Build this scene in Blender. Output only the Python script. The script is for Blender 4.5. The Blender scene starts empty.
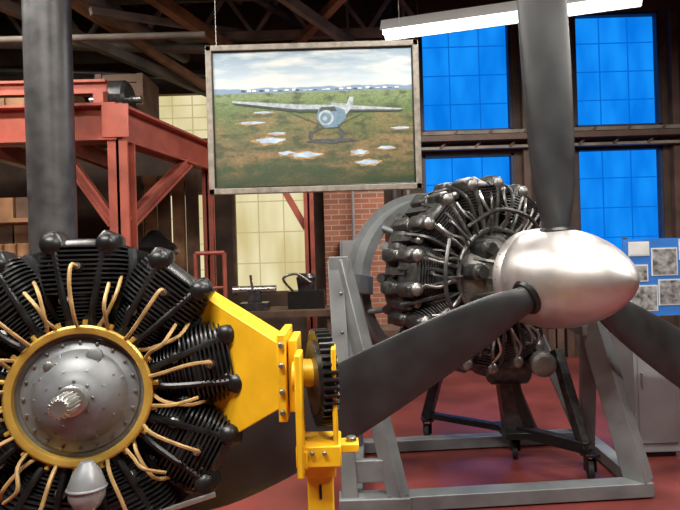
import bpy, math, random
from mathutils import Vector, Matrix
random.seed(7)
sc = bpy.context.scene
try:
    sc.view_settings.view_transform = 'Standard'
except Exception:
    pass
V = Vector
pi = math.pi

# ------------------------------------------------------------ materials
def mat(name, col, rough=0.5, metal=0.0, var=0.25, scale=8.0, bump=0.0, coat=0.0, col2=None, rvar=0.1):
    m = bpy.data.materials.new(name); m.use_nodes = True
    nt = m.node_tree; b = nt.nodes['Principled BSDF']
    tc = nt.nodes.new('ShaderNodeTexCoord')
    n = nt.nodes.new('ShaderNodeTexNoise'); n.inputs['Scale'].default_value = scale
    n.inputs['Detail'].default_value = 6
    nt.links.new(tc.outputs['Object'], n.inputs['Vector'])
    r = nt.nodes.new('ShaderNodeValToRGB')
    c1 = [max(0, c * (1 - var)) for c in col]
    c2 = col2 if col2 else [min(1, c * (1 + var)) for c in col]
    r.color_ramp.elements[0].color = (*c1, 1); r.color_ramp.elements[0].position = 0.3
    r.color_ramp.elements[1].color = (*c2, 1); r.color_ramp.elements[1].position = 0.7
    nt.links.new(n.outputs['Fac'], r.inputs['Fac'])
    nt.links.new(r.outputs['Color'], b.inputs['Base Color'])
    mr = nt.nodes.new('ShaderNodeMapRange')
    mr.inputs['To Min'].default_value = max(0.02, rough - rvar); mr.inputs['To Max'].default_value = min(1, rough + rvar)
    nt.links.new(n.outputs['Fac'], mr.inputs['Value']); nt.links.new(mr.outputs['Result'], b.inputs['Roughness'])
    b.inputs['Metallic'].default_value = metal
    b.inputs['Coat Weight'].default_value = coat
    if bump > 0:
        bp = nt.nodes.new('ShaderNodeBump'); bp.inputs['Strength'].default_value = bump
        bp.inputs['Distance'].default_value = 0.01
        nt.links.new(n.outputs['Fac'], bp.inputs['Height']); nt.links.new(bp.outputs['Normal'], b.inputs['Normal'])
    return m

def emis(name, col, st):
    m = bpy.data.materials.new(name); m.use_nodes = True
    nt = m.node_tree; nt.nodes.clear()
    o = nt.nodes.new('ShaderNodeOutputMaterial'); e = nt.nodes.new('ShaderNodeEmission')
    e.inputs['Color'].default_value = (*col, 1); e.inputs['Strength'].default_value = st
    nt.links.new(e.outputs[0], o.inputs[0]); return m

def glow_window(name, ca, cb, st, scale=1.2, cell=None):
    m = bpy.data.materials.new(name); m.use_nodes = True
    nt = m.node_tree; nt.nodes.clear()
    o = nt.nodes.new('ShaderNodeOutputMaterial'); e = nt.nodes.new('ShaderNodeEmission')
    tc = nt.nodes.new('ShaderNodeTexCoord'); mp = nt.nodes.new('ShaderNodeMapping')
    mp.inputs['Scale'].default_value = (3.0, 1, 1)
    n = nt.nodes.new('ShaderNodeTexNoise'); n.inputs['Scale'].default_value = scale
    r = nt.nodes.new('ShaderNodeValToRGB')
    r.color_ramp.elements[0].color = (*ca, 1); r.color_ramp.elements[0].position = .35
    r.color_ramp.elements[1].color = (*cb, 1); r.color_ramp.elements[1].position = .65
    nt.links.new(tc.outputs['Object'], mp.inputs[0]); nt.links.new(mp.outputs[0], n.inputs['Vector'])
    nt.links.new(n.outputs['Fac'], r.inputs[0]); nt.links.new(r.outputs[0], e.inputs[0])
    e.inputs['Strength'].default_value = st
    nt.links.new(e.outputs[0], o.inputs[0]); return m

M_floor = mat('floor_red', (0.15, 0.030, 0.026), 0.34, 0, 0.4, 1.6, 0.03)
M_wall = mat('wall_dark_wood', (0.06, 0.036, 0.024), 0.8, 0, 0.5, 3)
M_ceil = mat('ceiling_wood', (0.06, 0.042, 0.03), 0.85, 0, 0.5, 3)
M_steelbrown = mat('brown_steel', (0.085, 0.047, 0.033), 0.6, 0.1, 0.4, 4)
M_greybeam = mat('grey_beam', (0.20, 0.17, 0.14), 0.7, 0.1, 0.4, 4)
M_black = mat('black_metal', (0.014, 0.014, 0.015), 0.33, 0.3, 0.4, 20)
M_fin = mat('black_fins', (0.026, 0.026, 0.027), 0.34, 0.4, 0.4, 20)
M_column = mat('column_black', (0.06, 0.059, 0.06), 0.36, 0.3, 0.4, 6)
M_blade = mat('blade_black', (0.022, 0.023, 0.025), 0.38, 0.0, 0.35, 5, 0.02)
M_spin = mat('spinner_silver', (0.50, 0.47, 0.46), 0.40, 0.8, 0.12, 9, 0.03)
M_crank = mat('crankcase_grey', (0.18, 0.19, 0.20), 0.45, 0.3, 0.15, 14)
M_sump = mat('sump_grey', (0.30, 0.32, 0.34), 0.4, 0.3, 0.12, 14)
M_eng = mat('engine_gunmetal', (0.07, 0.07, 0.07), 0.34, 0.6, 0.5, 20)
M_eng2 = mat('engine_fins_grey', (0.055, 0.053, 0.052), 0.40, 0.5, 0.6, 24)
M_case2 = mat('case_aged_grey', (0.20, 0.195, 0.18), 0.42, 0.5, 0.4, 12)
M_silver = mat('bare_steel', (0.5, 0.49, 0.47), 0.3, 0.9, 0.2, 20)
M_dull = mat('dull_steel', (0.24, 0.235, 0.225), 0.38, 0.8, 0.4, 18)
M_gold = mat('gold_ring', (0.58, 0.36, 0.07), 0.33, 0.4, 0.2, 12)
M_tan = mat('ignition_lead', (0.42, 0.27, 0.11), 0.5, 0.2, 0.3, 20)
M_yellow = mat('yellow_paint', (0.84, 0.47, 0.012), 0.42, 0, 0.12, 8, 0.02)
M_stand = mat('stand_grey', (0.17, 0.18, 0.185), 0.42, 0.2, 0.25, 5)
M_cab = mat('cabinet_grey', (0.27, 0.27, 0.28), 0.5, 0.1, 0.12, 4)
M_red = mat('red_steel', (0.36, 0.085, 0.055), 0.5, 0.1, 0.3, 4)
M_wood = mat('wood_brown', (0.24, 0.12, 0.055), 0.65, 0, 0.45, 5)
M_woodd = mat('wood_dark', (0.10, 0.055, 0.032), 0.7, 0, 0.45, 5)
M_frame = mat('frame_silver_wood', (0.25, 0.22, 0.18), 0.45, 0.2, 0.3, 20)
M_tin = mat('tin', (0.45, 0.40, 0.32), 0.45, 0.3, 0.3, 10)
M_paper = mat('paper', (0.6, 0.62, 0.62), 0.6, 0, 0.1, 5)
M_photo = mat('bw_photo', (0.10, 0.10, 0.10), 0.5, 0, 0.8, 14, col2=[.45, .45, .45])
M_blueb = mat('board_blue', (0.03, 0.17, 0.55), 0.5, 0, 0.15, 3)
M_rubber = mat('rubber', (0.01, 0.01, 0.01), 0.7, 0, 0.2, 5)
M_mull = mat('window_steel', (0.02, 0.035, 0.08), 0.6, 0.1, 0.2, 5)
M_blue = glow_window('blue_film_glass', (0.002, 0.19, 0.80), (0.008, 0.29, 0.98), 1.0, 1.0)
M_cream = glow_window('cream_glass', (0.66, 0.55, 0.27), (0.86, 0.78, 0.48), 1.0, 0.9)
M_mblue = emis('blue_backlit_muntin', (.002, .14, .66), 1.0)
M_mcream = emis('cream_backlit_muntin', (.54, .44, .21), 1.0)
M_tube = emis('fluorescent_tube', (1, 0.99, 0.94), 7.0)
M_white = mat('white_enamel', (0.85, 0.85, 0.83), 0.4, 0, 0.05, 5)

def brick_mat():
    m = bpy.data.materials.new('brick'); m.use_nodes = True
    nt = m.node_tree; b = nt.nodes['Principled BSDF']
    tc = nt.nodes.new('ShaderNodeTexCoord'); s = nt.nodes.new('ShaderNodeSeparateXYZ'); c = nt.nodes.new('ShaderNodeCombineXYZ')
    nt.links.new(tc.outputs['Object'], s.inputs[0])
    ad = nt.nodes.new('ShaderNodeMath'); nt.links.new(s.outputs[0], ad.inputs[0]); nt.links.new(s.outputs[1], ad.inputs[1])
    nt.links.new(ad.outputs[0], c.inputs[0]); nt.links.new(s.outputs[2], c.inputs[1])
    br = nt.nodes.new('ShaderNodeTexBrick')
    br.inputs['Color1'].default_value = (0.36, 0.13, 0.075, 1); br.inputs['Color2'].default_value = (0.25, 0.085, 0.05, 1)
    br.inputs['Mortar'].default_value = (0.36, 0.29, 0.23, 1); br.inputs['Scale'].default_value = 1
    br.inputs['Brick Width'].default_value = 0.22; br.inputs['Row Height'].default_value = 0.075; br.inputs['Mortar Size'].default_value = 0.007
    nt.links.new(c.outputs[0], br.inputs['Vector']); nt.links.new(br.outputs['Color'], b.inputs['Base Color'])
    b.inputs['Roughness'].default_value = 0.85
    return m
M_brick = brick_mat()

# ------------------------------------------------------------ mesh builder
class MB:
    def __init__(s): s.v = []; s.f = []; s.m = []; s.mats = []
    def mi(s, m):
        if m not in s.mats: s.mats.append(m)
        return s.mats.index(m)
    def add(s, vs, fs, m, M=None):
        o = len(s.v); k = s.mi(m)
        for p in vs: s.v.append((M @ V(p)) if M else V(p))
        for f in fs: s.f.append([i + o for i in f]); s.m.append(k)
    def loft(s, rings, m, M=None, cap=True, closed=False):
        n = len(rings[0]); vs = [p for r in rings for p in r]; fs = []
        R = len(rings)
        for i in range(R if closed else R - 1):
            a = i * n; b = ((i + 1) % R) * n
            for j in range(n):
                k = (j + 1) % n
                fs.append([a + j, a + k, b + k, b + j])
        if cap and not closed:
            fs.append(list(range(n))[::-1]); fs.append([(R - 1) * n + j for j in range(n)])
        s.add(vs, fs, m, M)
    def lathe(s, prof, m, M=None, seg=20, sx=1, sy=1, e=2.0, cap=True, closed=False):
        rings = []
        for z, r in prof:
            ring = []
            for j in range(seg):
                a = 2 * pi * (j + .5) / seg; c = math.cos(a); d = math.sin(a)
                if e != 2.0:
                    c = math.copysign(abs(c) ** (2 / e), c); d = math.copysign(abs(d) ** (2 / e), d)
                ring.append(V((r * sx * c, r * sy * d, z)))
            rings.append(ring)
        s.loft(rings, m, M, cap, closed)
    def box(s, c, sz, m, M=None):
        x, y, z = c; a, b, d = sz[0] / 2, sz[1] / 2, sz[2] / 2
        vs = [(x + i * a, y + j * b, z + k * d) for i in (-1, 1) for j in (-1, 1) for k in (-1, 1)]
        s.add(vs, [(0, 1, 3, 2), (4, 6, 7, 5), (0, 4, 5, 1), (2, 3, 7, 6), (0, 2, 6, 4), (1, 5, 7, 3)], m, M)
    def frame(s, p0, p1, up=V((0, 0, 1))):
        d = (p1 - p0).normalized()
        if abs(d.dot(up)) > .98: up = V((0, 1, 0))
        x = up.cross(d).normalized(); y = d.cross(x)
        return Matrix(((x.x, y.x, d.x, p0.x), (x.y, y.y, d.y, p0.y), (x.z, y.z, d.z, p0.z), (0, 0, 0, 1)))
    def beam(s, p0, p1, w, h, m, M=None):
        p0 = V(p0); p1 = V(p1); F = s.frame(p0, p1); L = (p1 - p0).length
        if M: F = M @ F
        s.box((0, 0, L / 2), (w, h, L), m, F)
    def ibeam(s, p0, p1, w, h, m, t=.025):
        p0 = V(p0); p1 = V(p1); F = s.frame(p0, p1); L = (p1 - p0).length
        s.box((0, 0, L / 2), (t, h, L), m, F)
        s.box((0, h / 2 - t / 2, L / 2), (w, t, L), m, F); s.box((0, -h / 2 + t / 2, L / 2), (w, t, L), m, F)
    def rod(s, p0, p1, r, m, M=None, seg=12, r2=None):
        p0 = V(p0); p1 = V(p1); F = s.frame(p0, p1); L = (p1 - p0).length
        if M: F = M @ F
        s.lathe([(0, r), (L, r2 if r2 else r)], m, F, seg)
    def tube(s, pts, r, m, M=None, seg=8, sub=5):
        P = [V(p) for p in pts]; Q = []
        n = len(P)
        for i in range(n - 1):
            a = P[max(i - 1, 0)]; b = P[i]; c = P[i + 1]; d = P[min(i + 2, n - 1)]
            for k in range(sub):
                t = k / sub
                Q.append(.5 * ((2 * b) + (c - a) * t + (2 * a - 5 * b + 4 * c - d) * t * t + (-a + 3 * b - 3 * c + d) * t ** 3))
        Q.append(P[-1]); rings = []; up = None
        for i, q in enumerate(Q):
            d = (Q[min(i + 1, len(Q) - 1)] - Q[max(i - 1, 0)]).normalized()
            if up is None: up = V((0, 0, 1)) if abs(d.z) < .9 else V((1, 0, 0))
            x = up.cross(d).normalized(); up = d.cross(x)
            rings.append([q + r * (x * math.cos(2 * pi * j / seg) + up * math.sin(2 * pi * j / seg)) for j in range(seg)])
        s.loft(rings, m, M)
    def torus(s, R, r, m, M=None, seg=64, k=12, z=0):
        rings = []
        for i in range(seg):
            a = 2 * pi * i / seg
            rings.append([V(((R + r * math.cos(2 * pi * j / k)) * math.cos(a), (R + r * math.cos(2 * pi * j / k)) * math.sin(a), z + r * math.sin(2 * pi * j / k))) for j in range(k)])
        s.loft(rings, m, M, closed=True)
    def build(s, name, parent=None, bevel=0, smooth=True, ang=35):
        me = bpy.data.meshes.new(name)
        me.from_pydata([tuple(p) for p in s.v], [], s.f)
        for m in s.mats: me.materials.append(m)
        me.polygons.foreach_set('material_index', s.m)
        if smooth:
            me.polygons.foreach_set('use_smooth', [True] * len(s.f))
            me.set_sharp_from_angle(angle=math.radians(ang))
        me.update()
        ob = bpy.data.objects.new(name, me); sc.collection.objects.link(ob)
        import bmesh
        bm = bmesh.new(); bm.from_mesh(me); bmesh.ops.recalc_face_normals(bm, faces=bm.faces); bm.to_mesh(me); bm.free()
        if bevel:
            b = ob.modifiers.new('bevel', 'BEVEL'); b.width = bevel; b.segments = 2; b.limit_method = 'ANGLE'
        if parent: ob.parent = parent
        return ob
def empty(name):
    e = bpy.data.objects.new(name, None); sc.collection.objects.link(e); e.empty_display_size = .2; return e
def frame_fwd(o, f):
    f = V(f).normalized(); u = V((0, 0, 1)); x = u.cross(f).normalized(); y = f.cross(x)
    return Matrix(((x.x, y.x, f.x, o[0]), (x.y, y.y, f.y, o[1]), (x.z, y.z, f.z, o[2]), (0, 0, 0, 1)))
T = Matrix.Translation
def RX(a): return Matrix.Rotation(a, 4, 'X')
def RY(a): return Matrix.Rotation(a, 4, 'Y')
def RZ(a): return Matrix.Rotation(a, 4, 'Z')

# ------------------------------------------------------------ room shell
def simple(name, c, sz, m, bevel=0, parent=None):
    b = MB(); b.box(c, sz, m); return b.build(name, parent, bevel, smooth=False)
simple('floor', (0.5, 3, -.05), (17, 13, .1), M_floor)
simple('ceiling', (0.5, 3, 5.55), (17, 13, .1), M_ceil)
simple('wall_left', (-7.9, 3, 2.75), (.2, 12, 5.5), M_wall)
simple('wall_right', (8.9, 3, 2.75), (.2, 12, 5.5), M_wall)
simple('wall_front', (.5, -3.1, 2.75), (17, .2, 5.5), M_wall)
YW = 8.0
wins = [(1.27, 2.62, 3.37, 5.10, M_blue), (1.27, 2.62, 1.3, 3.04, M_blue), (3.55, 4.83, 3.38, 5.08, M_blue), (3.55, 4.83, 1.3, 3.08, M_blue),
        (5.7, 7.0, 3.38, 5.08, M_blue), (5.7, 7.0, 1.3, 3.08, M_blue),
        (-1.58, -.45, 1.05, 2.9, M_cream), (-2.75, -1.85, 1.05, 2.6, M_cream), (-2.75, -1.85, 3.35, 4.1, M_cream), (-5.2, -4.0, 1.05, 2.6, M_cream)]
wb = MB()
xs = sorted(set([-8.0, 9.0] + [w[0] for w in wins] + [w[1] for w in wins]))
for a, b in zip(xs[:-1], xs[1:]):
    mid = (a + b) / 2
    z = 0
    for w in sorted([w for w in wins if w[0] < mid < w[1]], key=lambda w: w[2]):
        if w[2] > z: wb.box((mid, YW + .1, (z + w[2]) / 2), (b - a, .2, w[2] - z), M_wall)
        z = w[3]
    wb.box((mid, YW + .1, (z + 5.5) / 2), (b - a, .2, 5.5 - z), M_wall)
wb.build('wall_back', smooth=False)
for i, (x0, x1, z0, z1, m) in enumerate(wins):
    e = empty('window_%d' % (i + 1))
    g = MB(); g.box(((x0 + x1) / 2, YW + .12, (z0 + z1) / 2), (x1 - x0, .02, z1 - z0), m); g.build('glazing', e, smooth=False)
    f = MB()
    fm = M_mull if m is M_blue else M_woodd
    for x in (x0 + .02, x1 - .02): f.box((x, YW + .06, (z0 + z1) / 2), (.04, .1, z1 - z0), fm)
    for z in (z0 + .02, z1 - .02): f.box(((x0 + x1) / 2, YW + .06, z), (x1 - x0, .1, .04), fm)
    mm = M_mblue if m is M_blue else M_mcream
    for k in range(1, 3): f.box((x0 + (x1 - x0) * k / 3, YW + .105, (z0 + z1) / 2), (.016, .012, z1 - z0), mm)
    for k in range(1, 4): f.box(((x0 + x1) / 2, YW + .105, z0 + (z1 - z0) * k / 4), (x1 - x0, .012, .016), mm)
    f.build('frame', e, smooth=False)
simple('brick_pier', (.22, 7.85, 1.75), (.86, .3, 3.5), M_brick)
t = MB()
t.box((.22, 7.82, 3.56), (1.0, .34, .12), M_steelbrown); t.box((.22, 7.88, 4.5), (.5, .22, 1.9), M_wall)
for x in (3.06, 5.25):
    t.ibeam((x, 7.85, 0), (x, 7.85, 5.5), .22, .26, M_steelbrown)
    t.box((x, 7.72, 3.2), (.34, .03, .6), M_steelbrown)
for x in (2.78, 3.34, 1.0, 4.98, 5.5): t.box((x, 7.95, 2.75), (.1, .1, 5.5), M_steelbrown)
t.build('trim_1', smooth=False)
t = MB()
t.box((4.9, 7.8, 3.22), (7.9, .22, .08), M_steelbrown); t.box((4.9, 7.86, 3.32), (7.9, .1, .05), M_greybeam)
t.box((4.9, 7.86, 3.1), (7.9, .1, .04), M_greybeam)
for k in range(16):
    x = 1 + k * .5; t.beam((x, 7.8, 3.1), (x + .25, 7.8, 3.34), .03, .03, M_steelbrown)
t.build('trim_2', smooth=False)
simple('trim_3', (4.9, 7.9, 1.2), (7.9, .16, .14), M_steelbrown)
rf = MB()
for x in [-6.6 + .75 * i for i in range(20)]:
    rf.box((x, 3.2, 5.38), (.09, 9.3, .2), M_greybeam if int(x * 10) % 2 else M_woodd)
rf.build('ceiling_joists', smooth=False)
tr = MB()
for y in (5.4, 7.2):
    tr.ibeam((-7.8, y, 5.15), (8.8, y, 5.15), .14, .2, M_greybeam)
    tr.beam((-7.8, y, 4.55), (1.0 if y > 6 else -.8, y, 4.55), .1, .1, M_greybeam)
    for k in range(12 if y > 6 else 9):
        x = -7.8 + k * .75
        tr.beam((x, y, 4.55), (x + .37, y, 5.1), .05, .05, M_greybeam); tr.beam((x + .37, y, 5.1), (x + .75, y, 4.55), .05, .05, M_greybeam)
tr.beam((-2.9, 4.8, 4.9), (-.9, 7.9, 4.2), .12, .14, M_wood)
tr.beam((-4.6, 4.9, 4.7), (-1.6, 7.8, 3.9), .1, .12, M_greybeam)
tr.beam((-.7, 7.6, 4.4), (1.1, 5.2, 5.1), .1, .1, M_wood)
tr.beam((-1.8, 5.0, 5.0), (.6, 7.6, 4.3), .08, .12, M_greybeam)
tr.beam((-3.6, 5.6, 4.9), (-1.3, 7.7, 3.7), .07, .1, M_wood)
tr.beam((-2.6, 5.8, 4.3), (-1.0, 7.7, 4.75), .06, .08, M_greybeam)
tr.build('roof_truss', smooth=False)
pp = MB()
for i, (a, b, r) in enumerate([((-7.5, 6.2, 4.35), (.4, 7.4, 4.35), .06), ((-7.5, 6.4, 4.1), (-1.2, 7.5, 4.1), .04), ((-2.9, 5.0, 4.45), (-2.1, 7.6, 4.45), .09),
    ((-1.9, 5.0, 4.8), (-.4, 7.6, 4.8), .05), ((-7, 5.6, 3.95), (-1.4, 5.9, 4.05), .035), ((.8, 7.7, 0), (.8, 7.7, 5.4), .05), ((1.0, 7.75, 0), (1.0, 7.75, 5.4), .03)]):
    pp.rod(a, b, r, M_greybeam if i % 2 == 0 else M_column)
pp.build('overhead_pipes')

# lights: one fluorescent fixture in view, the others added unseen to light the room
def fixture(p0, p1, power, k):
    p0 = V(p0); p1 = V(p1); e = empty('fluorescent_light' if k == 0 else 'fluorescent_light.%03d' % k)
    b = MB(); F = b.frame(p0, p1); L = (p1 - p0).length
    pr = [(-.17, -.06), (-.06, .09), (.06, .09), (.17, -.06), (.16, -.06), (.055, .075), (-.055, .075), (-.16, -.06)]
    b.loft([[V((x, y, 0)) for x, y in pr], [V((x, y, L)) for x, y in pr]], M_white, F, cap=False)
    b.build('reflector', e, smooth=False)
    b = MB()
    for x in (-.08, .08): b.lathe([(.02, .036), (L - .02, .036)], M_tube, F @ T((x, -.045, 0)), 12)
    b.build('tube', e)
    b = MB()
    for t_ in (.15, .85):
        q = p0.lerp(p1, t_); b.rod(q + V((0, 0, .09)), V((q.x, q.y, 5.5)), .006, M_black)
    b.build('hanger', e)
    ld = bpy.data.lights.new('lamp', 'AREA'); ld.shape = 'RECTANGLE'; ld.size = .28; ld.size_y = L; ld.energy = power * 1.35; ld.color = (1, .95, .87)
    lo = bpy.data.objects.new('lamp', ld); sc.collection.objects.link(lo)
    d = (p1 - p0).normalized(); z = V((0, 0, 1)); x = d.cross(z).normalized()
    c = (p0 + p1) / 2 - V((0, 0, .09))
    lo.matrix_world = Matrix(((x.x, d.x, z.x, c.x), (x.y, d.y, z.y, c.y), (x.z, d.z, z.z, c.z), (0, 0, 0, 1)))
    lo.parent = e
fixture((.55, 6.05, 4.1), (3.1, 5.35, 4.1), 90, 0)
fixture((-4.2, 3.2, 4.6), (-1.7, 3.2, 4.6), 130, 1)  # this fixture and those below: out of view, added for overhead light
fixture((.2, 2.6, 4.6), (2.7, 2.6, 4.6), 120, 2)
fixture((-2.6, .4, 4.4), (-.1, .4, 4.4), 180, 3)
fixture((1.6, .3, 4.4), (4.1, .3, 4.4), 120, 4)
fixture((4.4, 3.6, 4.6), (6.9, 3.6, 4.6), 100, 5)
fixture((-5.5, 4.4, 4.9), (-3.2, 4.4, 4.9), 110, 6)
w = bpy.data.worlds.new('world'); sc.world = w; w.use_nodes = True
w.node_tree.nodes['Background'].inputs[0].default_value = (.5, .55, .6, 1); w.node_tree.nodes['Background'].inputs[1].default_value = .3

# ------------------------------------------------------------ radial engine cylinder
def cylinder(mb, C, s, fin, body, rod, lead, sil=False, r0=.20):
    C = C @ Matrix.Scale(s, 4)
    p = []; z = .21
    while z < .355:
        q = min(.104, z * .352)
        p += [(z, q - .02), (z + .002, q), (z + .006, q), (z + .008, q - .02)]; z += .0135
    mb.lathe(p, fin, C, 20)
    p = []; z = .352
    while z < .53:
        q = .108 + .018 * math.sin((z - .35) / .18 * pi * .85)
        p += [(z, q - .024), (z + .002, q), (z + .008, q), (z + .010, q - .024)]; z += .0165
    p += [(.545, .08), (.556, .04)]
    mb.lathe(p, fin, C, 24, 1.22, .98, 2.8)
    for sg in (-1, 1):
        B = C @ T((sg * .078, .02, .5)) @ RY(sg * math.radians(22))
        mb.lathe([(-.03, .9), (0, 1), (.055, 1), (.075, .85), (.082, .6)], body, B, 16, .042, .085, 3.6)
        mb.lathe([(0, .034), (.012, .036), (.02, .028), (.03, .012)], M_dull if sil else body, C @ T((sg * .092, .10, .53)) @ RX(-pi / 2), 14)
        mb.tube([(sg * .03, .08, r0), (sg * .048, .105, .32), (sg * .082, .105, .52)], .0145 if sil else .0125, rod, C, 8, 4)
        mb.lathe([(0, .022), (.04, .022), (.044, .014)], body, C @ T((sg * .030, .078, r0 - .01)), 10)
        mb.tube([(sg * .06, -.05, .18), (sg * .1, -.09, .3), (sg * .12, -.05, .47)], .03, body, C, 10, 4)
    mb.box((0, .105, .40), (.10, .012, .03), body, C)
    mb.lathe([(0, .02), (.02, .02), (.022, .012), (.05, .012)], M_dull, C @ T((0, .085, .45)) @ RX(-pi / 2), 8)
    mb.lathe([(0, .02), (.03, .02), (.04, .01)], M_dull, C @ T((.05, .07, .33)) @ RX(-pi / 2), 8)
    if lead:
        j = random.uniform(-.015, .015)
        mb.tube([(.006, .09, .225), (.012 + j, .15, .28), (.02 + j, .17, .38), (.012, .16, .45), (0, .13, .45)], .007, lead, C, 6, 4)
        mb.tube([(-.05, .08, .225), (-.09, .12, .27), (-.125 + j, .12, .36), (-.13, .03, .43)], .0068, lead, C, 6, 4)

def cylframe(M, th, zoff):
    r = V((math.cos(th), math.sin(th), 0)); a = V((0, 0, 1)); x = a.cross(r)
    return M @ Matrix(((x.x, a.x, r.x, 0), (x.y, a.y, r.y, 0), (x.z, a.z, r.z, zoff), (0, 0, 0, 1)))

# ------------------------------------------------------------ left engine (single row, 9 cylinders)
E1 = empty('radial_engine')
M1 = frame_fwd((-.94, 1.98, 1.13), (.20, -.965, .08))
S1 = 1.0
mb = MB()
for i in range(9): cylinder(mb, cylframe(M1, pi / 2 + i * 2 * pi / 9, 0), S1, M_fin, M_black, M_black, M_tan, r0=.245)
mb.build('cylinders', E1)
K = .90
M1k = M1 @ Matrix.Diagonal((K, K, 1, 1))
mb = MB()
mb.lathe([(-.42, .12), (-.4, .16), (-.3, .17), (-.28, .26), (-.16, .27), (-.14, .23), (.045, .235), (.05, .25), (.08, .25), (.082, .222), (.09, .216),
          (.10, .180), (.105, .175), (.123, .165), (.148, .14), (.162, .108), (.166, .10), (.172, .08), (.176, .074), (.18, .056), (.205, .05), (.212, .036)], M_crank, M1k, 64)
for n, R_, z, r in ((20, .203, .092, .0065), (12, .148, .132, .0055), (8, .066, .174, .006)):
    for i in range(n):
        a = 2 * pi * i / n; mb.lathe([(0, r), (.008, r), (.009, r * .7)], M_dull, M1k @ T((R_ * math.cos(a), R_ * math.sin(a), z)), 6)
for i in range(8):
    a = 2 * pi * (i + .5) / 8
    mb.beam((.10 * math.cos(a), .10 * math.sin(a), .158), (.17 * math.cos(a), .17 * math.sin(a), .108), .009, .020, M_crank, M1k)
mb.lathe([(0, .03), (.02, .03), (.024, .022)], M_crank, M1k @ T((.06, .15, .115)), 14)
mb.lathe([(0, .02), (.03, .02), (.034, .012)], M_dull, M1k @ T((-.1, .12, .11)), 14)
mb.build('crankcase', E1)
mb = MB()
mb.lathe([(.085, .214), (.115, .214), (.118, .220), (.118, .236), (.113, .243), (.085, .243)], M_gold, M1, 72, cap=False, closed=True)
for i in range(18):
    a = 2 * pi * i / 18 + .1; mb.lathe([(0, .009), (.022, .009)], M_gold, M1 @ T((.240 * math.cos(a), .240 * math.sin(a), .10)) @ RZ(a) @ RY(pi / 2), 8)
mb.build('ignition_ring', E1)
mb = MB()
ring = []
for zz in (.2, .34):
    r_ = []
    for j in range(64):
        rr = .036 if (j % 4) < 2 else .030
        a = 2 * pi * j / 64; r_.append(V((rr * math.cos(a), rr * math.sin(a), zz)))
    ring.append(r_)
ring.append([V((p.x * .75, p.y * .75, .348)) for p in ring[-1]])
mb.loft(ring, M_silver, M1)
mb.lathe([(.2, .05), (.225, .05), (.23, .042)], M_silver, M1, 32)
mb.build('propeller_shaft', E1)
mb = MB()
G = M1 @ T((.035, -.265, .165)) @ RX(pi / 2)
mb.lathe([(-.055, .02), (-.04, .03), (-.02, .045), (.02, .060), (.06, .058), (.09, .042), (.105, .025), (.125, .02), (.13, .012)], M_sump, G, 24)
mb.torus(.060, .005, M_sump, G, 32, 8, .03)
mb.rod((.035, -.25, .08), (.035, -.27, .16), .03, M_sump, M1)
mb.tube([(.03, -.39, .16), (.06, -.44, .15), (.16, -.45, .15), (.28, -.41, .14), (.45, -.38, .12)], .01, M_silver, M1)
mb.build('oil_sump', E1)
mb = MB()
f = lambda R_, aa, z: (R_ * math.cos(aa), R_ * math.sin(aa), z)
for i in range(18):
    a = 2 * pi * i / 18 + .12
    j = random.uniform(-.08, .08)
    if i % 2: mb.tube([f(.24, a, .10), f(.28, a + .05, .15), f(.33, a + .12 + j, .17), f(.40, a + .14, .13)], .0066, M_tan, M1, 6)
    mb.tube([f(.22, a, -.12), f(.4, a + .05, -.13), f(.5, a + .1, -.08)], .024, M_black, M1, 8)
for i in range(9):   # inter-cylinder baffles and intake elbows
    a = pi / 2 + (i + .5) * 2 * pi / 9
    mb.tube([f(.24, a, -.05), f(.34, a, .02), f(.45, a, .0), f(.54, a + .06, -.02)], .026, M_black, M1, 10)
    mb.lathe([(0, .03), (.02, .03)], M_black, M1 @ T(f(.40, a, .01)), 12)
    F = cylframe(M1, a, -.03); mb.box((0, -.03, .47), (.2, .01, .16), M_black, F)
mb.tube([(-.52, .12, .1), (-.42, .0, .17), (-.38, -.16, .17), (-.5, -.28, .14)], .008, M_silver, M1, 6)
mb.tube([(-.5, -.15, .17), (-.4, -.24, .19), (-.26, -.4, .17), (-.1, -.5, .14)], .008, M_silver, M1, 6)
mb.build('ignition_leads', E1)

# ------------------------------------------------------------ yellow engine stand
ES = empty('engine_stand')
mb = MB()
def quadloft(x, y0, y1, z0, z1): return [V((x, y0, z0)), V((x, y1, z0)), V((x, y1, z1)), V((x, y0, z1))]
mb.loft([quadloft(-.62, 2.09, 2.31, .80, 1.515), quadloft(-.52, 2.06, 2.28, .87, 1.455), quadloft(-.225, 1.88, 2.10, 1.07, 1.30)], M_yellow)
mb.box((-.21, 1.98, 1.185), (.03, .28, .30), M_yellow)
mb.box((-.175, 1.98, 1.185), (.03, .22, .25), M_yellow)
for z in (1.07, 1.14, 1.23, 1.30):
    mb.lathe([(0, .011), (.014, .011)], M_dull, T((-.21, 1.84, z)) @ RX(pi / 2), 6)
mb.rod((-.2, 1.94, 1.18), (-.02, 1.94, 1.18), .05, M_yellow, seg=20)
mb.build('engine_mount', ES, .004)
mb = MB(); mb.box((-.78, 2.3, 1.12), (.34, .16, .5), M_black); mb.build('adapter_block', ES, .02)
mb = MB()
GM = T((-.080, 1.94, 1.165)) @ RZ(math.radians(14)) @ RY(pi / 2)
def gearring(r0, r1, z):
    return [V(((r1 if (j % 4) < 2 else r0) * math.cos(2 * pi * j / 160), (r1 if (j % 4) < 2 else r0) * math.sin(2 * pi * j / 160), z)) for j in range(160)]
mb.loft([gearring(.158, .172, -.026), gearring(.158, .172, .026)], M_black, GM)
mb.lathe([(-.035, .13), (.035, .13)], M_eng, GM, 40)
mb.build('worm_gear', ES)
mb = MB()
X0 = -.09
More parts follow.
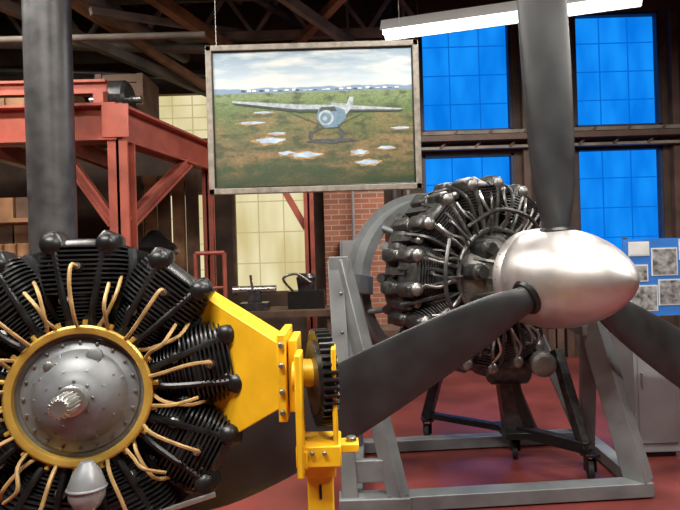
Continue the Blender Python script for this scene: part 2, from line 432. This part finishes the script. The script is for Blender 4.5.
mb.box((X0 - .058, 1.80, 1.08), (.022, .12, .40), M_yellow); mb.box((X0 + .058, 1.84, 1.10), (.016, .1, .38), M_yellow)
mb.lathe([(-.01, .05), (.01, .05)], M_yellow, T((X0 - .07, 1.80, 1.2)) @ RY(pi / 2), 24)
mb.box((X0, 1.86, .935), (.15, .16, .07), M_yellow)
mb.box((X0 + .095, 1.86, .945), (.08, .07, .03), M_yellow)
mb.lathe([(0, .018), (.02, .018)], M_dull, T((X0 + .11, 1.86, .955)), 12)
mb.box((X0, 1.88, .88), (.11, .11, .06), M_yellow)
mb.box((X0, 1.88, .45), (.088, .08, .88), M_yellow)
mb.box((X0 - .045, 1.78, .93), (.02, .03, .06), M_yellow)
mb.box((X0, 1.9, .05), (.12, 1.1, .08), M_yellow); mb.box((-.6, 2.3, .05), (1.1, .1, .08), M_yellow)
for sx in (-.02, .02): mb.lathe([(0, .009), (.012, .009)], M_dull, T((X0 + sx, 1.78, .95)) @ RX(pi / 2), 6)
mb.rod((X0, 1.82, .55), (X0, 1.6, .12), .02, M_yellow)
mb.build('post', ES, .005)
cu = bpy.data.curves.new('number_mark', 'FONT'); cu.body = '1'; cu.size = .07; cu.extrude = .0008; cu.offset = .0012; cu.align_x = 'CENTER'
cu.materials.append(M_rubber)
to = bpy.data.objects.new('number_mark', cu); sc.collection.objects.link(to); to.location = (X0, 1.8385, .772); to.rotation_euler = (pi / 2, 0, 0); to.parent = ES

# ------------------------------------------------------------ right engine + propeller
a = V((math.sin(math.radians(24)), -math.cos(math.radians(24)), 0)); H = V((1.299, 3.2, 1.425))
E2 = empty('radial_engine.001')
C2 = H - .74 * a + V((.03, 0, 0))
M2 = frame_fwd(C2, a)
S2 = 1.20
mb = MB()
for row, (z, off) in enumerate(((0, 0), (-.22, pi / 9))):
    for i in range(9): cylinder(mb, cylframe(M2, pi / 2 + .1 + off + i * 2 * pi / 9, z), S2, M_eng2, M_eng, M_dull, M_dull if row == 0 else None, True)
mb.build('cylinders', E2)
mb = MB()
mb.lathe([(-.62, .2), (-.6, .3), (-.5, .36), (-.38, .36), (-.34, .27), (.1, .28), (.11, .30), (.13, .30), (.14, .27), (.2, .235), (.24, .2), (.26, .21), (.28, .21), (.29, .175),
          (.36, .165), (.42, .15), (.43, .17), (.45, .17), (.46, .12), (.6, .1)], M_case2, M2, 56)
for i in range(20):
    an = 2 * pi * i / 20
    mb.lathe([(0, .011), (.02, .011)], M_silver, M2 @ T((.287 * math.cos(an), .287 * math.sin(an), .12)), 6)
    if i % 2: mb.lathe([(0, .009), (.02, .009)], M_silver, M2 @ T((.195 * math.cos(an), .195 * math.sin(an), .27)), 6)
for i in range(12):
    an = 2 * pi * i / 12
    mb.beam((.17 * math.cos(an), .17 * math.sin(an), .42), (.25 * math.cos(an), .25 * math.sin(an), .17), .016, .02, M_case2, M2)
for an in (1.1, 2.3, 3.0, 3.9, 5.3):
    Q = M2 @ T((.25 * math.cos(an), .25 * math.sin(an), .14))
    mb.lathe([(0, .055), (.1, .055), (.11, .06), (.13, .06), (.14, .045), (.17, .04)], M_eng, Q, 20)
mb.build('crankcase', E2)
mb = MB()
mb.torus(.325, .018, M_dull, M2, z=.14)
for i in range(18):
    an = 2 * pi * i / 18
    mb.tube([f(.33, an, .15), f(.42, an + .03, .2), f(.52, an + .1, .2), f(.6, an + .06, .15)], .010, M_silver if i % 2 else M_dull, M2, 6)
    mb.tube([f(.34, an, .12), f(.44, an - .1, .15), f(.6, an - .12, .12), f(.70, an - .1, -.02)], .014, M_eng, M2, 6)
    mb.tube([f(.36, an, -.34), f(.56, an, -.36), f(.68, an, -.3)], .035, M_eng, M2, 8)
    F = cylframe(M2, an + .27, -.1); mb.box((0, 0, .58), (.05, .26, .2), M_eng2, F)
    mb.lathe([(0, .03), (.03, .03), (.045, .015)], M_dull, F @ T((0, .13, .62)) @ RX(-pi / 2), 12)
mb.tube([f(.5, 2.6, .2), f(.5, 3.0, .24), f(.5, 3.4, .24), f(.48, 3.9, .22), f(.5, 4.4, .22)], .014, M_eng, M2, 8)
mb.tube([f(.45, .6, .2), f(.45, 1.1, .24), f(.45, 1.7, .24), f(.45, 2.3, .22)], .014, M_eng, M2, 8)
mb.build('pipes_and_leads', E2)

PR = empty('propeller')
MP = frame_fwd(H, a)
mb = MB()
prof = [(-.25, .286), (-.245, .296), (-.18, .301), (-.172, .298), (-.165, .302)]
for k in range(0, 21):
    tt = k / 20
    x = math.sin(tt * pi / 2)
    prof.append((-.10 + .60 * x, max(.003, .304 * (max(0, 1 - x ** 2.0)) ** .66)))
mb.lathe(prof, M_spin, MP, 72)
for k in range(24):
    an = 2 * pi * k / 24; mb.lathe([(0, .005), (.002, .004)], M_dull, MP @ T((.300 * math.cos(an), .300 * math.sin(an), -.215)) @ RZ(an) @ RY(pi / 2), 8)
mb.build('spinner', PR, ang=30)
for nb, al in enumerate((2.5, 110.8, -119)):
    al = math.radians(al)
    d = V((-math.sin(al), math.cos(al), 0)); tang = V((0, 0, 1)).cross(d)
    rings = []
    secs = [(.18, .15, .15, 22), (.30, .155, .15, 20), (.36, .18, .14, 18), (.45, .24, .11, 15), (.6, .29, .085, 11), (.85, .335, .062, 7), (1.15, .37, .048, 4), (1.5, .395, .038, 1), (1.85, .385, .030, 0),
            (2.1, .34, .024, 0), (2.25, .27, .02, 0), (2.33, .19, .016, 0), (2.38, .12, .012, 0), (2.405, .04, .006, 0)]
    for L, ch, th, be in secs:
        be = math.radians(be); cd = tang * math.cos(be) - V((0, 0, 1)) * math.sin(be); nd = cd.cross(d)
        r_ = []
        for j in range(28):
            q = 2 * pi * j / 28; r_.append(d * L + cd * (ch / 2 * math.cos(q)) + nd * (th / 2 * math.sin(q) * (1 + .25 * math.cos(q))))
        rings.append(r_)
    mb = MB(); mb.loft(rings, M_blade, MP)
    ob = mb.build('blade_%d' % (nb + 1), PR, ang=60)
    s_ = ob.modifiers.new('sub', 'SUBSURF'); s_.levels = 1; s_.render_levels = 2
    mb = MB()
    F = MP @ MB().frame(d * .24, d * .3)
    mb.lathe([(0, .105), (.045, .105), (.06, .09)], M_black, F, 28)
    mb.build('blade_cuff_%d' % (nb + 1), PR)

# ------------------------------------------------------------ grey stand for right engine
G2 = empty('engine_display_stand')
mb = MB()
MR = frame_fwd(H - 1.34 * a + V((.0, 0, -.07)), a)
mb.lathe([(-.09, .62), (.07, .62), (.07, .69), (-.09, .69)], M_stand, MR, 64, cap=False, closed=True)
mb.lathe([(-.11, .67), (-.09, .67), (-.09, .74), (-.11, .74)], M_stand, MR, 64, cap=False, closed=True)
for k in range(6):
    an = 2 * pi * k / 6 + .3; mb.rod(V(f(.66, an, .05)), V(f(.36, an, .6)), .022, M_stand, MR)
mb.build('mount_ring', G2)
mb = MB()
mb.beam((-.035, 3.62, 1.56), (.02, 3.37, .05), .10, .10, M_stand)
mb.beam((.0, 3.62, 1.56), (.33, 3.37, .05), .11, .10, M_stand)
mb.beam((-.03, 3.66, 1.5), (.1, 4.3, .05), .09, .08, M_stand)
mb.box((-.01, 3.63, 1.5), (.13, .14, .18), M_stand)
pl = [(-.05, 1.5), (.05, 1.5), (.22, .72), (.0, .72)]
mb.loft([[V((x, 3.37 + z * .16 - .02, z)) for x, z in pl], [V((x, 3.37 + z * .16 + .02, z)) for x, z in pl]], M_stand)
mb.beam((.0, 3.4, .24), (.3, 3.4, .24), .05, .14, M_stand)
mb.box((.17, 3.37, .05), (.44, .14, .1), M_stand)
mb.beam((-.0, 3.63, 1.42), (.2, 4.14, 1.36), .1, .14, M_stand)
mb.beam((.1, 3.36, .055), (1.94, 3.47, .055), .12, .09, M_stand)
mb.beam((.1, 4.35, .055), (1.96, 4.45, .055), .1, .09, M_stand)
mb.beam((.05, 3.4, .055), (.1, 4.35, .055), .1, .09, M_stand)
mb.beam((1.90, 3.47, .055), (1.96, 4.45, .055), .1, .09, M_stand)
mb.beam((1.70, 3.72, 1.16), (1.89, 3.49, .08), .12, .14, M_stand)
mb.beam((1.72, 3.76, 1.12), (1.78, 4.0, .08), .1, .1, M_stand)
mb.beam((1.68, 3.8, 1.05), (1.46, 4.62, 1.3), .09, .1, M_stand)
mb.beam((1.50, 4.62, 1.3), (1.93, 4.43, .08), .09, .09, M_stand)
mb.box((1.71, 3.75, 1.08), (.16, .16, .16), M_stand)
for z in (.5, .8, 1.1, 1.35):
    mb.lathe([(0, .012), (.015, .012)], M_dull, T((-.0, 3.37 + z * .16 - .05, z)) @ RX(pi / 2), 6)
mb.build('frame', G2, .006)
mb = MB()
def caster(x, y):
    mb.box((x, y, .18), (.1, .1, .02), M_black); mb.box((x - .03, y, .12), (.01, .06, .12), M_black); mb.box((x + .03, y, .12), (.01, .06, .12), M_black)
    mb.lathe([(-.022, .05), (-.018, .07), (.018, .07), (.022, .05)], M_rubber, T((x, y, .07)) @ RY(pi / 2) @ RX(.3), 24)
for x, y in ((1.3, 4.15), (1.68, 3.72), (.7, 4.6)): caster(x, y)
mb.box((1.3, 4.15, .215), (.22, .3, .05), M_black)
mb.beam((1.3, 4.15, .22), (1.25, 4.2, .8), .16, .12, M_eng); mb.beam((1.42, 4.1, .22), (1.2, 4.2, .85), .08, .08, M_black)
mb.beam((1.66, 3.74, .2), (1.58, 4.0, .85), .07, .07, M_eng)
mb.beam((1.3, 4.15, .22), (1.68, 3.72, .22), .08, .08, M_black); mb.beam((1.3, 4.15, .22), (.7, 4.6, .22), .06, .05, M_black)
mb.beam((.7, 4.6, .2), (.85, 4.5, .8), .08, .08, M_black)
mb.lathe([(0, .12), (.02, .14), (.28, .14), (.3, .12)], M_eng, T((1.1, 4.12, .72)) @ RY(pi / 2), 24)
mb.lathe([(0, .08), (.02, .09), (.18, .09), (.2, .06)], M_case2, T((1.42, 4.0, .78)) @ RX(pi / 2), 20)
mb.build('dolly', G2, .004)

b = MB(); b.box((2.36, 4.25, .5), (.34, .35, .92), M_cab); b.box((2.36, 4.07, .52), (.29, .012, .82), M_cab); b.box((2.24, 4.06, .6), (.015, .02, .1), M_silver)
b.box((2.36, 4.25, .02), (.3, .3, .04), M_black)
b.build('steel_cabinet', bevel=.006)

# ------------------------------------------------------------ hanging painting
PT = empty('framed_painting')
px0, px1, pz0, pz1, py = -1.07, .70, 2.13, 3.37, 4.5
b = MB(); fw = .05
for c, s_ in ((((px0 + px1) / 2, py, pz1 - fw / 2), (px1 - px0, .05, fw)), (((px0 + px1) / 2, py, pz0 + fw / 2), (px1 - px0, .05, fw)),
             ((px0 + fw / 2, py, (pz0 + pz1) / 2), (fw, .05, pz1 - pz0)), ((px1 - fw / 2, py, (pz0 + pz1) / 2), (fw, .05, pz1 - pz0))): b.box(c, s_, M_frame)
q = fw + .004
for c, s_ in ((((px0 + px1) / 2, py - .004, pz1 - q), (px1 - px0 - 2 * fw, .03, .012)), (((px0 + px1) / 2, py - .004, pz0 + q), (px1 - px0 - 2 * fw, .03, .012)),
             ((px0 + q, py - .004, (pz0 + pz1) / 2), (.012, .03, pz1 - pz0 - 2 * fw)), ((px1 - q, py - .004, (pz0 + pz1) / 2), (.012, .03, pz1 - pz0 - 2 * fw))): b.box(c, s_, M_black)
b.build('frame', PT, .006, smooth=False)
def painting_mat():
    m = bpy.data.materials.new('landscape_painting'); m.use_nodes = True
    nt = m.node_tree; N = nt.nodes; L = nt.links; bs = N['Principled BSDF']; bs.inputs['Roughness'].default_value = .45
    tc = N.new('ShaderNodeTexCoord'); sp = N.new('ShaderNodeSeparateXYZ'); L.new(tc.outputs['Generated'], sp.inputs[0])
    def noise(sx, sz, det=6, off=0):
        mp = N.new('ShaderNodeMapping'); mp.inputs['Scale'].default_value = (sx, 1, sz); mp.inputs['Location'].default_value = (off, off, 0); L.new(tc.outputs['Generated'], mp.inputs[0])
        n = N.new('ShaderNodeTexNoise'); n.inputs['Scale'].default_value = 1; n.inputs['Detail'].default_value = det; L.new(mp.outputs[0], n.inputs['Vector']); return n.outputs['Fac']
    def ramp(src, els):
        r = N.new('ShaderNodeValToRGB'); cr = r.color_ramp
        while len(cr.elements) < len(els): cr.elements.new(.5)
        for e, (p, c) in zip(cr.elements, els): e.position = p; e.color = (*c, 1)
        L.new(src, r.inputs[0]); return r.outputs[0]
    def mix(fac, A, B):
        x = N.new('ShaderNodeMix'); x.data_type = 'RGBA'; L.new(fac, x.inputs['Factor'])
        for s_, q in ((6, A), (7, B)):
            if isinstance(q, tuple): x.inputs[s_].default_value = (*q, 1)
            else: L.new(q, x.inputs[s_])
        return x.outputs[2]
    def math_(op, A, B):
        x = N.new('ShaderNodeMath'); x.operation = op
        for i, q in enumerate((A, B)):
            if isinstance(q, (int, float)): x.inputs[i].default_value = q
            else: L.new(q, x.inputs[i])
        return x.outputs[0]
    z = math_('ADD', sp.outputs[2], math_('MULTIPLY', math_('SUBTRACT', noise(6, 5), .5), .05))
    ground = ramp(z, [(0, (.02, .045, .015)), (.14, (.05, .08, .03)), (.28, (.12, .12, .05)), (.42, (.15, .16, .05)), (.55, (.12, .19, .05)), (.66, (.22, .30, .12))])
    warmb = ramp(sp.outputs[2], [(.05, (.15, .15, .15)), (.2, (.7, .7, .7)), (.45, (.8, .8, .8)), (.6, (0, 0, 0))])
    patch = math_('MULTIPLY', ramp(noise(5, 11), [(.44, (0, 0, 0)), (.62, (1, 1, 1))]), warmb)
    ground = mix(patch, ground, (.34, .21, .09))
    fine = ramp(noise(60, 70), [(.3, (.35, .35, .35)), (.7, (1.0, 1.0, 1.0))])
    mu = N.new('ShaderNodeMix'); mu.data_type = 'RGBA'; mu.blend_type = 'MULTIPLY'; mu.inputs[0].default_value = .7; L.new(ground, mu.inputs[6]); L.new(fine, mu.inputs[7]); ground = mu.outputs[2]
    dk = ramp(noise(13, 22, 6, 4), [(.50, (0, 0, 0)), (.64, (.85, .85, .85))])
    ground = mix(dk, ground, (.035, .055, .02))
    sky = ramp(sp.outputs[2], [(.66, (.66, .70, .66)), (.8, (.40, .50, .58)), (1, (.18, .28, .38))])
    cl = ramp(noise(5, 16), [(.42, (0, 0, 0)), (.66, (1, 1, 1))])
    sky = mix(cl, sky, (.60, .63, .61))
    hz = math_('ADD', sp.outputs[2], math_('MULTIPLY', math_('SUBTRACT', noise(9, .1), .5), .05))
    hills = ramp(hz, [(.715, (1, 1, 1)), (.722, (0, 0, 0))])
    sky = mix(hills, sky, (.18, .28, .42))
    hs = ramp(sp.outputs[2], [(.682, (0, 0, 0)), (.687, (1, 1, 1))])
    out = mix(hs, ground, sky)
    L.new(out, bs.inputs['Base Color']); return m
b = MB(); b.box(((px0 + px1) / 2, py + .005, (pz0 + pz1) / 2), (px1 - px0 - .07, .02, pz1 - pz0 - .07), painting_mat()); b.build('canvas', PT, smooth=False)
P_s = mat('paint_silver', (.36, .42, .45), .5, 0, .35, 30); P_d = mat('paint_dark', (.05, .06, .06), .5, 0, .4, 30); P_b = mat('paint_blue', (.13, .22, .3), .5, 0, .2, 30); P_w = mat('paint_white', (.70, .72, .70), .5, 0, .1, 30)
P_p = mat('paint_puddle', (.40, .52, .66), .5, 0, .3, 12); P_o = mat('paint_mud', (.38, .24, .10), .6, 0, .35, 25)
pb = MB(); lay = [0]
def flat(pts, m):
    lay[0] += 1; y = py - .0055 - lay[0] * .00012
    pb.add([(x, y, z) for x, z in pts], [list(range(len(pts)))], m)
def P(u, v): return (-1.06 + (u - 207) / 211 * 1.75, 3.36 - (v - 46) / 145 * 1.22)
def ell(u, v, a_, b_, m, wob=0):
    ph = random.uniform(0, 6)
    flat([P(u + a_ * math.cos(2 * pi * k / 24) * (1 + wob * math.sin(3 * 2 * pi * k / 24 + ph)), v + b_ * math.sin(2 * pi * k / 24) * (1 + wob * math.sin(5 * 2 * pi * k / 24 + ph))) for k in range(24)], m)
for q in ((268, 140, 14, 2.6), (285, 153, 8, 1.8), (303, 155, 14, 2.4), (276, 133, 8, 1.2), (357, 154, 8, 2.2), (366, 164, 11, 2.2), (250, 122, 12, 1.2), (384, 150, 8, 1.4), (400, 131, 9, 1.1), (262, 112, 9, .9)):
    ell(q[0], q[1] + .5, q[2] * 1.2, q[3] * 1.6, P_o, .2); ell(q[0], q[1], q[2], q[3], P_p, .2)
ell(330, 142, 26, 2.2, P_d, .1)
for k in range(26): u = 240 + k * 6.2 + random.uniform(-2, 2); h_ = random.uniform(.6, 2.4); flat([P(u, 91.5), P(u + 4, 91.5), P(u + 4, 91.5 - h_), P(u, 91.5 - h_)], P_w if k % 3 else P_d)
flat([P(232, 102), P(300, 108), P(345, 109), P(402, 113), P(400, 114.5), P(330, 113.5), P(296, 112.5), P(233, 103.5)], P_d)
flat([P(231, 100), P(300, 105.5), P(345, 107), P(402, 112), P(399, 113), P(330, 111), P(296, 110), P(232, 102)], P_s)
flat([P(330, 104), P(346, 106), P(349, 99), P(353, 99.5), P(352, 108), P(344, 118), P(334, 122)], P_s)
flat([P(318, 109), P(334, 108), P(344, 112), P(345, 120), P(336, 129), P(322, 129), P(315, 120)], P_b)
flat([P(320, 108.5), P(334, 108.5), P(336, 113), P(318, 113)], P_d)
ell(325, 119, 7.5, 7.5, P_s); ell(324.5, 119.5, 5.6, 5.6, P_b); ell(324, 120, 2.2, 2.2, P_s)
for q in ((280, 109, 318, 126), (368, 112, 338, 126), (316, 126, 309, 135), (336, 126, 340, 134), (322, 128, 310, 134)):
    flat([P(q[0], q[1]), P(q[0] + 1.2, q[1]), P(q[2] + 1.2, q[3]), P(q[2], q[3])], P_d)
ell(309, 136, 2.2, 4.5, P_d); ell(340, 135, 2.2, 4.5, P_d)
pb.build('painted_aeroplane', PT, smooth=False)
b = MB()
for x in (-.98, .55): b.rod((x, py, pz1 - .01), (x, py, 5.5), .003, M_dull, seg=6)
b.build('hanging_wires', PT)

# ------------------------------------------------------------ column and red gantry
b = MB(); b.lathe([(0, .26), (.04, .26), (.06, .2), (.12, .182), (4.9, .185), (4.95, .21), (5.1, .24), (5.5, .24)], M_column, T((-2.38, 4.5, 0)), 40)
b.build('support_column')
b = MB()
b.ibeam((-2.0, 5.0, 2.88), (-6.5, 5.0, 2.88), .2, .34, M_red); b.ibeam((-2.05, 4.95, 2.88), (-1.62, 6.95, 2.88), .2, .34, M_red)
b.ibeam((-1.7, 6.87, 2.88), (-.33, 6.87, 2.88), .16, .3, M_red); b.ibeam((-6.4, 5, 2.88), (-6.4, 6.9, 2.88), .2, .34, M_red)
b.ibeam((-2.0, 5.02, 0), (-2.0, 5.02, 2.71), .18, .2, M_red); b.ibeam((-.38, 6.87, 0), (-.38, 6.87, 2.73), .12, .14, M_red)
b.ibeam((-6.4, 5.02, 0), (-6.4, 5.02, 2.71), .18, .2, M_red); b.ibeam((-1.66, 6.9, 0), (-1.66, 6.9, 2.71), .12, .14, M_red)
b.ibeam((-2.0, 5.1, 1.95), (-1.72, 6.2, 2.72), .1, .12, M_red); b.ibeam((-2.08, 5.0, 1.95), (-2.6, 5.0, 2.72), .08, .1, M_red)
b.beam((-.42, 6.87, 1.95), (-.85, 6.87, 2.75), .07, .08, M_red)
for x in (-2.9, -3.8, -4.7, -5.6): b.ibeam((x, 5.05, 2.88), (x, 6.9, 2.88), .1, .2, M_red)
b.box((-2.0, 4.9, 2.88), (.24, .02, .3), M_red)
b.ibeam((-5.9, 5.35, 3.36), (-2.3, 5.45, 3.36), .1, .14, M_red)
for x in (-5.8, -4.2, -2.35): b.box((x, 5.4, 3.17), (.1, .1, .25), M_red)
b.build('red_gantry', smooth=False)
b = MB(); b.box((-4.2, 6.2, 3.085), (4.3, 1.5, .05), M_woodd)
b.build('mezzanine_deck', smooth=False)
def crate(name, c, s_, m):
    b = MB(); b.box((c[0], c[1], c[2] + s_[2] / 2), s_, m)
    for k in (-1, 1):
        for zz in (.06, s_[2] - .06): b.box((c[0], c[1] + k * (s_[1] / 2 + .008), c[2] + zz), (s_[0], .016, .07), m)
        for q in (-1, 1): b.box((c[0] + q * (s_[0] / 2 - .04), c[1] + k * (s_[1] / 2 + .016), c[2] + s_[2] / 2), (.07, .016, s_[2]), m)
    b.build(name, smooth=False)
crate('wooden_crate', (-3.3, 6.1, 3.112), (.7, .5, .42), M_wood)
crate('wooden_crate.001', (-2.45, 6.4, 3.112), (.55, .5, .62), M_woodd)
crate('wooden_crate.002', (-4.3, 6.1, 3.112), (.8, .6, .6), M_woodd)
crate('wooden_crate.003', (-5.4, 6.1, 3.112), (.8, .6, .45), M_wood)
b = MB()
b.lathe([(0, .17), (.03, .2), (.3, .2), (.33, .17)], M_eng, T((-2.55, 5.85, 3.35)) @ RY(pi / 2), 28); b.box((-2.4, 5.85, 3.135), (.5, .3, .04), M_eng); b.box((-2.4, 5.85, 3.2), (.3, .1, .15), M_eng)
b.rod((-2.65, 5.85, 3.35), (-2.1, 5.85, 3.35), .04, M_silver)
b.build('electric_winch')

b = MB()
for z in (.05, .6, 1.2, 1.8, 2.3): b.box((-4.15, 6.3, z), (1.5, .5, .04), M_woodd)
for x in (-4.9, -3.4):
    for y in (6.07, 6.53): b.box((x, y, 1.2), (.05, .05, 2.4), M_steelbrown)
random.seed(3)
for z in (.6, 1.2, 1.8):
    x = -4.8
    while x < -3.55:
        w_ = random.uniform(.12, .26); h_ = random.uniform(.18, .4)
        b.box((x + w_ / 2, 6.28, z + .02 + h_ / 2), (w_ * .9, .3, h_), random.choice([M_wood, M_woodd, M_tin, M_eng])); x += w_
b.build('storage_shelving', smooth=False)
b = MB()
for z in (.02, .72, 1.50, 2.0): b.box((-3.35, 5.3, z + .02), (.95, .42, .04), M_wood)
for x in (-3.8, -2.9):
    for y in (5.12, 5.48): b.box((x, y, 1.1), (.05, .05, 2.2), M_woodd)
for z in (1.54, .76):
    for k in range(7): b.lathe([(0, .05), (.005, .054), (.125, .054), (.13, .05)], M_tin, T((-3.72 + k * .125, 5.22, z + .001)), 18)
    for k in range(6): b.lathe([(0, .05), (.005, .054), (.125, .054), (.13, .05)], M_wood, T((-3.68 + k * .125, 5.22, z + .132)), 18)
for k in range(5): b.box((-3.65 + k * .16, 5.3, 2.04 + .1), (.13, .3, .2), M_wood if k % 2 else M_woodd)
b.build('can_shelf')
b = MB()
for k in range(5): b.box((-2.75 + k * .19, 7.35 + (k % 2) * .02, 1.4), (.17, .04, 2.7), M_wood if k % 2 else M_woodd)
b.box((-2.37, 7.4, 2.6), (.95, .04, .1), M_woodd); b.box((-2.37, 7.4, .5), (.95, .04, .1), M_woodd)
b.build('stacked_planks', smooth=False)
b = MB()
b.lathe([(0, .2), (.6, .2), (.62, .24), (.66, .24)], M_black, T((-2.15, 6.3, 0)), 24)
b.lathe([(.66, .1), (1.45, .1), (1.5, .2), (1.75, .25), (1.8, .2), (1.95, .05)], M_black, T((-2.15, 6.3, 0)), 24)
b.rod((-2.15, 6.3, 1.6), (-1.85, 6.2, 1.7), .03, M_silver)
b.build('pedestal_grinder')
b = MB()
for x in (-1.5, -1.2):
    b.rod((x, 5.6, 0), (x, 5.6, 1.66), .022, M_red)
b.rod((-1.5, 5.6, 1.66), (-1.2, 5.6, 1.66), .022, M_red)
for z in (.5, .9, 1.3): b.rod((-1.5, 5.6, z), (-1.2, 5.6, z), .016, M_red)
b.box((-1.35, 5.5, .03), (.36, .24, .02), M_red)
b.build('hand_truck')
b = MB()
b.box((-.7, 6.3, .96), (1.3, .6, .07), M_woodd)
for x in (-1.27, -.13):
    for y in (6.1, 6.5): b.box((x, y, .47), (.07, .07, .93), M_steelbrown)
b.box((-.7, 6.3, .35), (1.15, .5, .04), M_woodd)
b.build('workbench', smooth=False)
b = MB()
b.box((-1.0, 6.25, 1.04), (.32, .24, .08), M_eng); b.box((-1.0, 6.25, 1.15), (.14, .16, .16), M_eng); b.rod((-1.25, 6.25, 1.23), (-.75, 6.25, 1.23), .045, M_silver)
b.rod((-1.0, 6.1, 1.23), (-1.0, 6.0, 1.4), .015, M_silver)
b.build('bench_vise')
b = MB()
b.box((-.4, 6.3, 1.1), (.42, .3, .2), M_black); b.lathe([(0, .1), (.15, .12), (.2, .08)], M_eng, T((-.4, 6.3, 1.2)), 20); b.tube([(-.55, 6.2, 1.2), (-.65, 6.1, 1.35), (-.5, 6.1, 1.4), (-.35, 6.15, 1.3)], .015, M_dull)
b.build('toolbox')
b = MB(); b.box((.2, 7.6, 1.62), (.4, .18, .36), M_cab); b.box((.2, 7.505, 1.62), (.34, .012, .3), M_cab); b.rod((.2, 7.6, 1.8), (.2, 7.6, 5.4), .02, M_cab); b.box((.3, 7.495, 1.62), (.03, .015, .08), M_black)
b.build('electrical_box', bevel=.005)
crate('wooden_crate.004', (.45, 6.6, 0), (.8, .6, .7), M_woodd)

# ------------------------------------------------------------ display board
DB = empty('display_board')
b = MB(); b.box((4.0, 6.02, 1.25), (1.7, .03, .86), M_blueb)
for x in (3.2, 4.8): b.box((x, 6.06, .85), (.04, .04, 1.7), M_steelbrown); b.box((x, 6.06, .02), (.05, .5, .04), M_steelbrown)
b.build('panel', DB, smooth=False)
b = MB()
for x, z, w_, h_, m in ((3.32, 1.57, .2, .13, M_paper), (3.60, 1.42, .26, .28, M_photo), (3.93, 1.55, .3, .2, M_photo), (3.3, 1.3, .2, .16, M_photo), (3.36, 1.02, .28, .26, M_photo), (3.72, 1.08, .36, .26, M_photo),
                        (3.95, 1.3, .2, .2, M_paper), (4.25, 1.4, .28, .34, M_photo), (4.15, 1.0, .36, .24, M_paper), (4.6, 1.2, .3, .5, M_photo)):
    b.box((x, 6.0, z), (w_ + .03, .008, h_ + .03), M_paper); b.box((x, 5.994, z), (w_, .006, h_), m)
b.build('photographs', DB, smooth=False)

# ------------------------------------------------------------ camera
cam = bpy.data.cameras.new('camera'); co = bpy.data.objects.new('camera', cam); sc.collection.objects.link(co)
cam.sensor_width = 36; cam.lens = 540 / 680 * 36
co.matrix_world = T((0, 0, 1.6)) @ RX(pi / 2) @ RZ(math.radians(-1.7))
sc.camera = co
